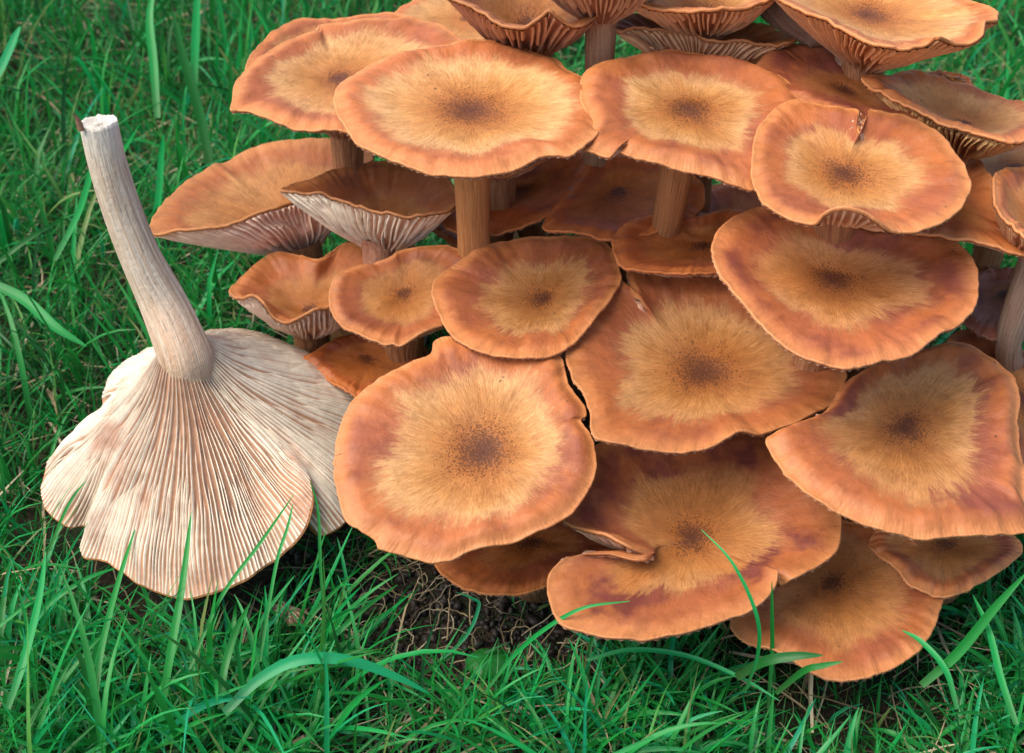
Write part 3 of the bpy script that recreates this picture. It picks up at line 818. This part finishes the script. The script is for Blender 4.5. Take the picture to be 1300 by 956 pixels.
# ------------------------------------------------------------------ grass
def grass_material(name='grass_blade_skin', dry=False):
    m, nt, bs = new_mat(name)
    b = NB(nt)
    c = b.n('ShaderNodeAttribute', attribute_name='tint').outputs['Vector']      # x: random, y: along the blade, z: across
    sep = b.n('ShaderNodeSeparateXYZ')
    nt.links.new(c, sep.inputs[0])
    if dry:
        col = b.ramp(sep.outputs[0], [(0, (0.20, 0.14, 0.07)), (0.4, (0.42, 0.32, 0.18)), (0.8, (0.58, 0.50, 0.33)), (1, (0.12, 0.08, 0.05))])
    else:
        col = b.ramp(sep.outputs[0], [(0, (0.007, 0.072, 0.006)), (0.25, (0.015, 0.185, 0.014)), (0.5, (0.012, 0.32, 0.034)), (0.72, (0.007, 0.42, 0.085)), (0.87, (0.008, 0.40, 0.19)), (0.92, (0.07, 0.38, 0.04)), (0.96, (0.16, 0.34, 0.06)), (1, (0.30, 0.30, 0.10))])
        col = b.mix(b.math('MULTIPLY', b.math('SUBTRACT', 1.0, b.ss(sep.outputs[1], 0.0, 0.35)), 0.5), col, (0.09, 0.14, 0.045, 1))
        v = b.n('ShaderNodeTexWave', wave_type='BANDS', bands_direction='X')
        cmb = b.n('ShaderNodeCombineXYZ')
        b.put(cmb.inputs[0], sep.outputs[2])
        b.put(v.inputs['Vector'], cmb.outputs[0])
        v.inputs['Scale'].default_value = 1.1
        col = b.mix(b.math('MULTIPLY', v.outputs[1], 0.30), col, (0.05, 0.30, 0.13, 1))
    b.put(bs.inputs['Base Color'], col)
    bs.inputs['Roughness'].default_value = 0.38 if not dry else 0.7
    bs.inputs['Specular IOR Level'].default_value = 0.40
    tr = b.n('ShaderNodeBsdfTranslucent')
    b.put(tr.inputs[0], col)
    ms = b.n('ShaderNodeMixShader')
    ms.inputs[0].default_value = 0.35 if not dry else 0.1
    nt.links.new(bs.outputs[0], ms.inputs[1])
    nt.links.new(tr.outputs[0], ms.inputs[2])
    nt.links.new(ms.outputs[0], nt.nodes['Material Output'].inputs[0])
    return m

GM = grass_material()
DM = grass_material('dry_straw', dry=True)

def blades(root, az, length, width, lean, bend, tint, nseg=6, fold=0.25, twist=None):
    """vectorised blades, 3 verts across (a shallow keel). returns V, F, attr"""
    n = len(length)
    t = np.linspace(0, 1, nseg + 1)
    phi = lean[:, None] + bend[:, None] * t[None, :] ** 1.3           # angle from vertical
    ds = (length / nseg)[:, None]
    dx = np.concatenate([np.zeros((n, 1)), np.cumsum(np.sin(0.5 * (phi[:, 1:] + phi[:, :-1])) * ds, 1)], 1)
    dz = np.concatenate([np.zeros((n, 1)), np.cumsum(np.cos(0.5 * (phi[:, 1:] + phi[:, :-1])) * ds, 1)], 1)
    dirx, diry = np.cos(az)[:, None], np.sin(az)[:, None]
    sway = 0.06 * length[:, None] * np.sin(t[None, :] * 3 + az[:, None] * 5) * t[None, :]
    px, py = -diry, dirx
    X = root[:, 0:1] + dx * dirx + sway * px
    Y = root[:, 1:2] + dx * diry + sway * py
    Z = root[:, 2:3] + dz
    wv = width[:, None] * (0.75 + 0.25 * np.sin(math.pi * t)[None, :]) * np.sqrt(np.clip(1 - t ** 2.4, 0.0, 1))[None, :] * 0.5
    wv = np.maximum(wv, 0.00008)
    tw = (twist if twist is not None else np.zeros(n))[:, None] * t[None, :]
    # side vector: horizontal perpendicular, rolled towards the blade normal by the twist
    nx, ny, nz = -np.cos(phi) * dirx, -np.cos(phi) * diry, np.sin(phi)
    sx = px * np.cos(tw) + nx * np.sin(tw)
    sy = py * np.cos(tw) + ny * np.sin(tw)
    sz = nz * np.sin(tw)
    mx, my, mz = -px * np.sin(tw) + nx * np.cos(tw), -py * np.sin(tw) + ny * np.cos(tw), nz * np.cos(tw)
    k = fold
    L = np.stack([X - sx * wv + mx * wv * k, Y - sy * wv + my * wv * k, Z - sz * wv + mz * wv * k], -1)
    M = np.stack([X - mx * wv * k * .3, Y - my * wv * k * .3, Z - mz * wv * k * .3], -1)
    R = np.stack([X + sx * wv + mx * wv * k, Y + sy * wv + my * wv * k, Z + sz * wv + mz * wv * k], -1)
    V = np.stack([L, M, R], 2)                                         # n, seg+1, 3, 3
    base = (np.arange(n) * (nseg + 1) * 3)[:, None, None]
    i = np.arange(nseg)[None, :, None] * 3
    j = np.arange(2)[None, None, :]
    a = base + i + j
    F = np.stack([a, a + 1, a + 4, a + 3], -1).reshape(-1, 4)
    A = np.zeros((n, nseg + 1, 3, 3))
    A[..., 0] = tint[:, None, None]
    A[..., 1] = t[None, :, None]
    A[..., 2] = np.array([-1, 0, 1])[None, None, :]
    return V.reshape(-1, 3), F, A.reshape(-1, 3)

SOIL_C = ground(570, 790)            # bare, root-filled patch in front of the cluster
def soil_mask(x, y):
    """1 where the soil lies bare"""
    c1 = ground(560, 770); c2 = ground(645, 822)
    d1 = np.hypot((x - c1[0]) / 0.038, (y - c1[1]) / 0.026)
    d2 = np.hypot((x - c2[0]) / 0.045, (y - c2[1]) / 0.024)
    d = np.minimum(d1, d2) + 0.25 * noise(x * 40, y * 40, 0, 21)
    return 1 - sm(0.75, 1.15, d)

def clearance(x, y):
    """free height above a ground point: how tall grass may grow under the caps"""
    c = np.full(x.shape, 9.0)
    for ctr, r, z, s in CAPS:
        if s is hero:
            continue
        dd = np.hypot(x - ctr[0], y - ctr[1])
        zl = min(z, s.R[:, 2].min()) - 0.012
        c = np.where(dd < r + 0.006, np.minimum(c, zl), c)
        c = np.where((dd >= r + 0.006) & (dd < r + 0.045), np.minimum(c, np.maximum(zl, 0.010) + (dd - r - 0.006) * 0.9), c)
    return c

def inside_hero(x, y, k=1.0):
    R = hero.S
    ctr = R.mean(0)
    ang = np.arctan2(y - ctr[1], x - ctr[0])
    ra = np.arctan2(R[:, 1] - ctr[1], R[:, 0] - ctr[0])
    rr = np.hypot(R[:, 0] - ctr[0], R[:, 1] - ctr[1])
    o = np.argsort(ra)
    rad = np.interp(ang, ra[o], rr[o], period=2 * math.pi)
    return np.hypot(x - ctr[0], y - ctr[1]) < rad * k

def core_mask(x, y):
    d = np.hypot((x - 0.075) / 0.125, (y + 0.065) / 0.085)
    return d < 1

def scatter(n, x0, x1, y0, y1, dens=None):
    x = RNG.uniform(x0, x1, n); y = RNG.uniform(y0, y1, n)
    return x, y

def grow(n, box, lmin, lmax, wmin, wmax, seg, mat, name, label, lean=0.5, bend=1.2, flat=False, tint=None, hero_k=1.0, z0=0.0, lp=1.6, clump=0.6, soil=1.0):
    x, y = scatter(n, *box)
    if clump:
        cl = 0.5 + 0.5 * noise(x * 28, y * 28, 0, 31) * 1.3
        keep = RNG.uniform(0, 1, n) < (1 - clump) + clump * cl
        x, y = x[keep], y[keep]
    keep = RNG.uniform(0, 1, len(x)) > soil_mask(x, y) * soil
    keep &= ~inside_hero(x, y, hero_k) & ~core_mask(x, y)
    x, y = x[keep], y[keep]
    n = len(x)
    ln = lmin + (lmax - lmin) * RNG.uniform(0, 1, n) ** lp
    cl = clearance(x, y)
    near = inside_hero(x, y, 1.25)
    ln = np.where(near, np.minimum(ln, 0.030), ln)
    if not flat:
        ok = cl > 0.010
        ln = np.minimum(ln, np.maximum(cl * 0.95, 0.004))
    else:
        ok = cl > 0.006
    x, y, ln = x[ok], y[ok], ln[ok]
    n = len(x)
    wd = RNG.uniform(wmin, wmax, n) * np.clip(ln / (0.5 * (lmin + lmax)), 0.55, 1.3)
    az = RNG.uniform(0, 2 * math.pi, n)
    le = RNG.uniform(0, lean, n) if not flat else RNG.uniform(1.25, 1.5, n)
    be = RNG.uniform(0.1, bend, n) if not flat else RNG.uniform(0.0, 0.35, n)
    z = ground_h(x, y) + z0 + (RNG.uniform(0.001, 0.010, n) if flat else -0.001)
    tn = RNG.uniform(0, 1, n) if tint is None else tint(x, y, n)
    V, F, A = blades(np.stack([x, y, z], 1), az, ln, wd, le, be, tn, seg, twist=RNG.normal(0, 0.9, n))
    o = mesh_obj(name, V, F, mat, attrs={'tint': A})
    o['kind'] = 'stuff'
    o['label'] = label
    o['category'] = 'grass'
    return o

def gt(x, y, n):
    v = 0.44 + 0.25 * noise(x * 14, y * 14, 0, 41) + RNG.normal(0, 0.25, n)
    v = np.where(RNG.uniform(0, 1, n) < 0.10, RNG.uniform(0.9, 1.0, n), v)
    return np.clip(v, 0, 1)

NEAR = (-0.42, 0.42, -0.24, 0.30)
MID = (-0.62, 0.62, 0.26, 0.95)
WIDE = (-1.1, 1.1, -0.5, 1.9)
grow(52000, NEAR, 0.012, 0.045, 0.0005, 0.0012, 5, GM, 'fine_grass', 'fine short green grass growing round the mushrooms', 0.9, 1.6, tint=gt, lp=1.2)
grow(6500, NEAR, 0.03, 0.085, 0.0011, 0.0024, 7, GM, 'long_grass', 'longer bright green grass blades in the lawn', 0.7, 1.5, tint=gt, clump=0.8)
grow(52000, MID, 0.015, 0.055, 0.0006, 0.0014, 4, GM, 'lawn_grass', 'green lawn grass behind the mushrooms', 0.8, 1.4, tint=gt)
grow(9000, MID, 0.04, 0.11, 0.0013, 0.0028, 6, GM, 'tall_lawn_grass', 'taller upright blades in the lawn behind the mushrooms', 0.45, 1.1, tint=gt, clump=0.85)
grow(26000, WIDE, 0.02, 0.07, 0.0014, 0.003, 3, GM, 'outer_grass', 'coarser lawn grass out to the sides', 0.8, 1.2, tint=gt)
grow(6000, NEAR, 0.010, 0.050, 0.0004, 0.0014, 3, DM, 'straw', 'dry pale straw and dead blades lying in the lawn', flat=True, hero_k=0.9, soil=1.0)
grow(6500, MID, 0.015, 0.06, 0.0007, 0.0018, 3, DM, 'straw', 'dry pale straw lying in the lawn behind', flat=True)

# single blades that stand out
def ribbon(name, label, pts, width, tint, group=None, seg=26, keel=0.25, cat='grass blade', roll=0.0, mat=None):
    """pts: (px, py, range) control points from root to tip"""
    P = np.array([at(*p) for p in pts])
    k = len(P)
    t = np.linspace(0, k - 1, seg)
    Pe = np.vstack([2 * P[0] - P[1], P, 2 * P[-1] - P[-2]])
    i = np.clip(np.floor(t).astype(int), 0, k - 2); f = (t - i)[:, None]
    p0, p1, p2, p3 = Pe[i], Pe[i + 1], Pe[i + 2], Pe[i + 3]
    C = 0.5 * (2 * p1 + (p2 - p0) * f + (2 * p0 - 5 * p1 + 4 * p2 - p3) * f**2 + (3 * p1 - p0 - 3 * p2 + p3) * f**3)
    T = np.gradient(C, axis=0); T /= np.linalg.norm(T, axis=1)[:, None]
    V0 = C - CAM; V0 /= np.linalg.norm(V0, axis=1)[:, None]
    up = np.array([math.sin(roll) * 0.6, -0.55, 0.83]); 
    S = np.cross(T, np.broadcast_to(up, T.shape)); S /= np.linalg.norm(S, axis=1)[:, None] + 1e-9
    N = np.cross(S, T)
    v = np.linspace(0, 1, seg)
    wv = 0.5 * width * (0.7 + 0.3 * np.sin(math.pi * v)) * np.sqrt(np.clip(1 - v ** 3, 0, 1))
    wv = np.maximum(wv, 0.0001)[:, None]
    cols = np.array([-1, -0.5, 0, 0.5, 1.0])
    V = C[:, None, :] + S[:, None, :] * wv[:, None, :] * cols[None, :, None] + N[:, None, :] * wv[:, None, :] * keel * (np.abs(cols) ** 1.3)[None, :, None]
    V = V.reshape(-1, 3)
    F = grid_faces(seg, 5, closed=False)
    A = np.stack([np.full(seg * 5, tint), np.repeat(v, 5), np.tile(cols, seg)], 1)
    loc = C[0].copy()
    o = mesh_obj(name, V, F, mat or GM, attrs={'tint': A}, loc=loc)
    o['label'] = label
    o['category'] = cat
    if group:
        o['group'] = group
    return o

GG = 'single grass blades in the foreground'
B_ = [
 ('broad teal blade arching along the bottom edge, widest in the foreground', [(285,905,.520),(330,862,.517),(380,838,.513),(440,838,.512),(500,858,.514),(545,880,.518)], .0042, .80),
 ('upright blade standing in front of the white gills, tip near their middle', [(205,905,.535),(215,840,.530),(232,740,.533),(243,650,.543)], .0030, .45),
 ('thin blade crossing the lower right of the white gills towards their edge', [(240,850,.530),(280,760,.528),(330,690,.528),(373,628,.535)], .0015, .5),
 ('thin blade leaning over the curled lobe of the white gills', [(330,840,.53),(350,720,.528),(365,670,.530),(372,640,.533)], .0013, .55),
 ('short blade over the left lobe of the white gills', [(62,700,.575),(80,655,.568),(95,628,.566),(110,610,.566)], .0013, .4),
 ('curved blade standing before the gap between gills and large front cap', [(412,790,.54),(407,720,.535),(404,650,.533),(393,608,.533)], .0012, .35),
 ('slim bent teal blade under the large front cap rim over the soil', [(545,850,.56),(590,810,.555),(608,770,.553),(600,760,.553),(580,752,.554)], .0014, .8),
 ('long blade reaching up over the lower lobe of the notched cap', [(615,880,.528),(650,835,.520),(690,800,.508),(740,772,.500),(800,763,.499)], .0016, .62),
 ('thin curved blade lying over the notched cap from its centre to the grass', [(945,880,.520),(962,830,.505),(960,780,.495),(930,715,.492),(890,672,.497)], .0014, .7),
 ('upright blade between the notched cap and the low round cap', [(975,900,.535),(980,830,.525),(980,780,.515),(980,738,.508)], .0016, .42),
 ('broad dark blade lying across the rim of the low round cap', [(935,860,.525),(970,840,.512),(1010,833,.508),(1045,832,.508)], .0036, .15),
 ('pointed blade touching the lower rim of the low round cap', [(985,880,.525),(1020,852,.512),(1045,845,.508),(1070,840,.506)], .0024, .3),
 ('broad blade rising towards the right edge under the wide right cap', [(1170,870,.535),(1215,830,.530),(1260,775,.525),(1305,725,.522)], .0036, .45),
 ('long low blade running left from the low round cap through bottom grass', [(745,838,.530),(800,825,.530),(870,832,.528),(940,860,.526),(990,890,.524)], .0018, .75),
 ('teal blade sweeping down in the bottom grass left of the soil', [(250,835,.57),(310,850,.56),(380,868,.55),(450,892,.54)], .0030, .72),
 ('slanting blade over the soil patch pointing up to the right', [(335,890,.545),(400,830,.545),(460,775,.548),(505,742,.552)], .0022, .4),
 ('thin blade with a drop at its tip on the bare soil', [(445,790,.57),(442,750,.566),(435,710,.566),(428,682,.568)], .0014, .75),
 ('tall broad blade left of the leftmost cap in the lawn', [(185,330,.77),(200,260,.76),(205,200,.755),(208,170,.75)], .0038, .72),
 ('tall green blade leaning right behind the raised stem', [(270,230,.80),(255,150,.80),(235,80,.80),(218,10,.80)], .0055, .2),
 ('vertical pale green blade at the top of the lawn', [(247,110,.86),(248,60,.86),(250,10,.86),(252,-40,.86)], .0050, .7),
 ('broad upright blade at the top, left of the pointed tan cap', [(200,150,.84),(195,80,.85),(190,20,.86),(200,-30,.87)], .0050, .6),
 ('pale teal blade at the left edge pointing up', [(-10,110,.82),(5,80,.82),(18,50,.82),(26,33,.82)], .0050, .78),
 ('broad blade lying across the lawn left of the raised stem foot', [(-20,355,.70),(30,380,.69),(70,415,.68),(110,440,.675)], .0050, .6),
 ('long blade slanting past the foot of the raised stem', [(70,330,.72),(100,270,.715),(115,220,.71),(120,190,.71)], .0034, .65),
 ('curled blade below the white gills in the bottom left', [(20,830,.575),(60,770,.57),(110,735,.568),(150,720,.570)], .0020, .55),
 ('wide blade standing in the bottom left corner', [(10,900,.545),(30,840,.545),(50,760,.555),(58,700,.565)], .0030, .7),
 ('thin straight blade right of the bottom left corner', [(120,900,.54),(130,820,.545),(150,740,.555),(172,670,.565)], .0024, .5),
 ('short thick blade at the bottom below the white gills', [(280,900,.53),(285,850,.53),(300,800,.535),(318,765,.542)], .0028, .35),
 ('leaning blade in the grass under the low right cap', [(1215,900,.53),(1200,850,.53),(1170,815,.532),(1145,800,.535)], .0022, .7),
 ('blade crossing upward in the bottom right corner', [(1290,920,.52),(1270,860,.525),(1255,800,.53),(1235,755,.535)], .0026, .65),
]
for lb, pts, wd, tn in B_:
    ribbon('grass_blade', lb, pts, wd, tn, GG)
# bunches just below the front caps
def bunch(x0, x1, y0, y1, n, seed, up=True):
    r = np.random.default_rng(seed)
    roots = np.array([ground(a, b_) for a, b_ in zip(r.uniform(x0, x1, n), r.uniform(y0, y1, n))])
    az = r.uniform(0, 2 * math.pi, n)
    ln = r.uniform(0.022, 0.055, n)
    return roots, az, ln, r
R_, A_, L_ = [], [], []
for a in [(700,1300,815,1010,560,1), (0,420,790,1010,520,2), (560,760,850,1010,80,3), (1150,1330,760,900,150,4)]:
    q = bunch(*a)
    R_.append(q[0]); A_.append(q[1]); L_.append(q[2])
R_ = np.concatenate(R_); A_ = np.concatenate(A_); L_ = np.concatenate(L_)
cl = clearance(R_[:, 0], R_[:, 1])
k_ = (cl > 0.02) & ~inside_hero(R_[:, 0], R_[:, 1], 1.03)
R_, A_, L_ = R_[k_], A_[k_], np.minimum(L_[k_], cl[k_])
n_ = len(L_)
V, F, A = blades(R_, A_, L_, RNG.uniform(.0009, .0024, n_), RNG.uniform(.3, 1.2, n_), RNG.uniform(.2, 1.3, n_), np.clip(RNG.normal(.6, .22, n_), 0, .9), 9, twist=RNG.normal(0, .8, n_))
o = mesh_obj('foreground_grass', V, F, GM, attrs={'tint': A})
o['kind'] = 'stuff'; o['label'] = 'broad glossy grass blades in front of the lowest caps'; o['category'] = 'grass'

# ------------------------------------------------------------------ litter on the bare soil
def clods(n, seed):
    r = np.random.default_rng(seed)
    Vs, Fs = [], []
    ico = [(0,0,1),(.894,0,.447),(.276,.851,.447),(-.724,.526,.447),(-.724,-.526,.447),(.276,-.851,.447),(.724,.526,-.447),(-.276,.851,-.447),(-.894,0,-.447),(-.276,-.851,-.447),(.724,-.526,-.447),(0,0,-1)]
    fi = [(0,1,2),(0,2,3),(0,3,4),(0,4,5),(0,5,1),(1,6,2),(2,7,3),(3,8,4),(4,9,5),(5,10,1),(6,7,2),(7,8,3),(8,9,4),(9,10,5),(10,6,1),(6,11,7),(7,11,8),(8,11,9),(9,11,10),(10,11,6)]
    ico = np.array(ico); fi = np.array(fi)
    px = r.uniform(360, 780, n); py = r.uniform(690, 960, n)
    for q in range(n):
        g = ground(px[q], py[q])
        s = 0.0005 + 0.0020 * r.uniform() ** 3
        v = ico * (1 + 0.35 * r.normal(size=(12, 1))) * s * r.uniform(0.6, 1.2, 3)
        Vs.append(v + g + np.array([0, 0, ground_h(g[0], g[1]) + s * 0.3]))
        Fs.append(fi + 12 * q)
    return np.concatenate(Vs), np.concatenate(Fs)
m, nt, bs = new_mat('damp_soil_crumb')
b = NB(nt)
tc = b.n('ShaderNodeTexCoord').outputs['Object']
b.put(bs.inputs['Base Color'], b.ramp(b.noise(tc, 180, 3, .6, 3.0), [(0.3, (0.010, 0.009, 0.009)), (0.55, (0.030, 0.022, 0.017)), (0.75, (0.07, 0.045, 0.03))]))
bs.inputs['Roughness'].default_value = 0.55
V, F = clods(4200, 5)
o = mesh_obj('soil_crumbs', V, F, m, smooth=False)
o['kind'] = 'stuff'; o['label'] = 'dark damp soil crumbs in front of the cluster'; o['category'] = 'soil'

def roots_mesh(n, seed, x0, x1, y0, y1, lmin, lmax, rad):
    r = np.random.default_rng(seed)
    Vs, Fs, As = [], [], []
    off = 0
    for q in range(n):
        g = ground(r.uniform(x0, x1), r.uniform(y0, y1))
        a = r.uniform(0, 6.28); L = r.uniform(lmin, lmax); k = 12
        pts = [g + np.array([0, 0, 0.002])]
        da = r.normal(0, 0.3)
        hump = r.uniform(0.001, 0.010)
        for i in range(k - 1):
            a += da + r.normal(0, 0.35)
            p = pts[-1] + np.array([math.cos(a), math.sin(a), 0]) * L / k
            pts.append(p)
        pts = np.array(pts)
        pts[:, 2] = ground_h(pts[:, 0], pts[:, 1]) + 0.001 + hump * np.sin(np.linspace(0, math.pi, k)) + r.normal(0, .0006, k)
        rr = rad * r.uniform(0.5, 1.4)
        T = np.gradient(pts, axis=0); T /= np.linalg.norm(T, axis=1)[:, None]
        S = np.cross(T, [0, 0, 1.0]); S /= np.linalg.norm(S, axis=1)[:, None] + 1e-9
        U = np.cross(S, T)
        th = np.linspace(0, 2 * math.pi, 5, endpoint=False)
        taper = np.linspace(1, 0.4, k)[:, None, None]
        v = pts[:, None, :] + (S[:, None, :] * np.cos(th)[None, :, None] + U[:, None, :] * np.sin(th)[None, :, None]) * rr * taper
        Vs.append(v.reshape(-1, 3)); Fs.append(grid_faces(k, 5) + off); off += k * 5
        As.append(np.stack([np.full(k * 5, r.uniform(0, 1)), np.full(k * 5, .5), np.zeros(k * 5)], 1))
    return np.concatenate(Vs), np.concatenate(Fs), np.concatenate(As)
V, F, A = roots_mesh(60, 3, 400, 720, 690, 900, 0.015, 0.05, 0.00034)
o = mesh_obj('fine_roots', V, F, DM, attrs={'tint': A})
o['kind'] = 'stuff'; o['label'] = 'tangle of thin pale roots on the bare soil'; o['category'] = 'roots'
V, F, A = roots_mesh(450, 4, -50, 1350, 350, 1000, 0.012, 0.045, 0.0003)
k_ = None
o = mesh_obj('dead_stalks', V, F, DM, attrs={'tint': A})
o['kind'] = 'stuff'; o['label'] = 'thin dead stalks lying through the grass'; o['category'] = 'straw'

# peeled fibre on the torn end of the picked stem
def fibre():
    hl = np.array(hero_root.location)
    pts = np.array([at(103, 166, 0.5475), at(101, 158, 0.547), at(98, 151, 0.546), at(93, 145, 0.545)])
    V, F, rad, C, T = tube(pts, [0.0012, 0.0012, 0.0008, 0.0002], seed=3, seg=8, rows=12)
    mesh_obj('torn_fibre', V, F, stem_material(77, a=(0.40, 0.24, 0.14), c=(0.26, 0.13, 0.07)), hero_root, {'radial': rad}, loc=hl)
fibre()

def patch(name, label, cat, outline, z, mat, bulge=0.003, ridges=0, th=0.0006, seed=0, attr=None):
    """a small leaf or torn piece lying on the soil: curved sheet with thickness"""
    P = np.array([ground(a, b_, z) for a, b_ in outline])
    R = closed_spline(P, 64)
    c = R.mean(0)
    rows = []
    ts = np.linspace(0.02, 1, 12)
    u = np.arange(64) / 64
    for sgn in (1, -1):
        seq = ts if sgn > 0 else ts[::-1]
        for t in seq:
            q = c + (R - c) * t * (1 + 0.03 * noise(np.cos(u * 6.28) * 5, np.sin(u * 6.28) * 5, 0, seed))[:, None]
            h = bulge * (1 - t * t) + 0.0012 * noise(q[:, 0] * 160, q[:, 1] * 160, 0, seed) + sgn * th * 0.5 * (1 - 0.8 * (t > 0.99))
            if ridges:
                h = h + 0.0007 * np.sin(u * 2 * math.pi * ridges) * sm(0.1, 0.4, np.array(t)) * (sgn > 0)
            q = q.copy(); q[:, 2] += h
            rows.append(q)
    V = np.concatenate(rows)
    F = grid_faces(len(rows), 64)
    A = {'gill': np.tile(0.5 + 0.5 * np.sin(u * 2 * math.pi * max(ridges, 1)), len(rows)),
         'radial': np.stack([np.tile(np.cos(u * 6.283), len(rows)), np.tile(np.sin(u * 6.283), len(rows)), np.repeat(np.concatenate([ts, ts[::-1]]), 64)], 1),
         'tint': np.stack([np.full(len(V), 0.25), np.full(len(V), 0.6), np.tile(np.cos(u * 6.283), len(rows))], 1)}
    o = mesh_obj(name, V, F, mat, attrs=A, loc=c)
    o['label'] = label; o['category'] = cat
    return o
patch('gill_fragment', 'small torn piece of pale gills lying on the soil below the large front cap', 'mushroom piece',
      [(346, 772), (360, 762), (372, 772), (386, 780), (384, 795), (366, 796), (352, 788)], 0.006, gill_material(61, ridge=(0.62, 0.47, 0.34), valley=(0.24, 0.12, 0.08)), ridges=11, seed=5)
patch('leaf', 'small soft green leaf lying flat on the bare soil at the bottom', 'leaf',
      [(592, 835), (610, 824), (636, 826), (650, 838), (640, 856), (610, 862), (594, 850)], 0.010, GM, seed=8)
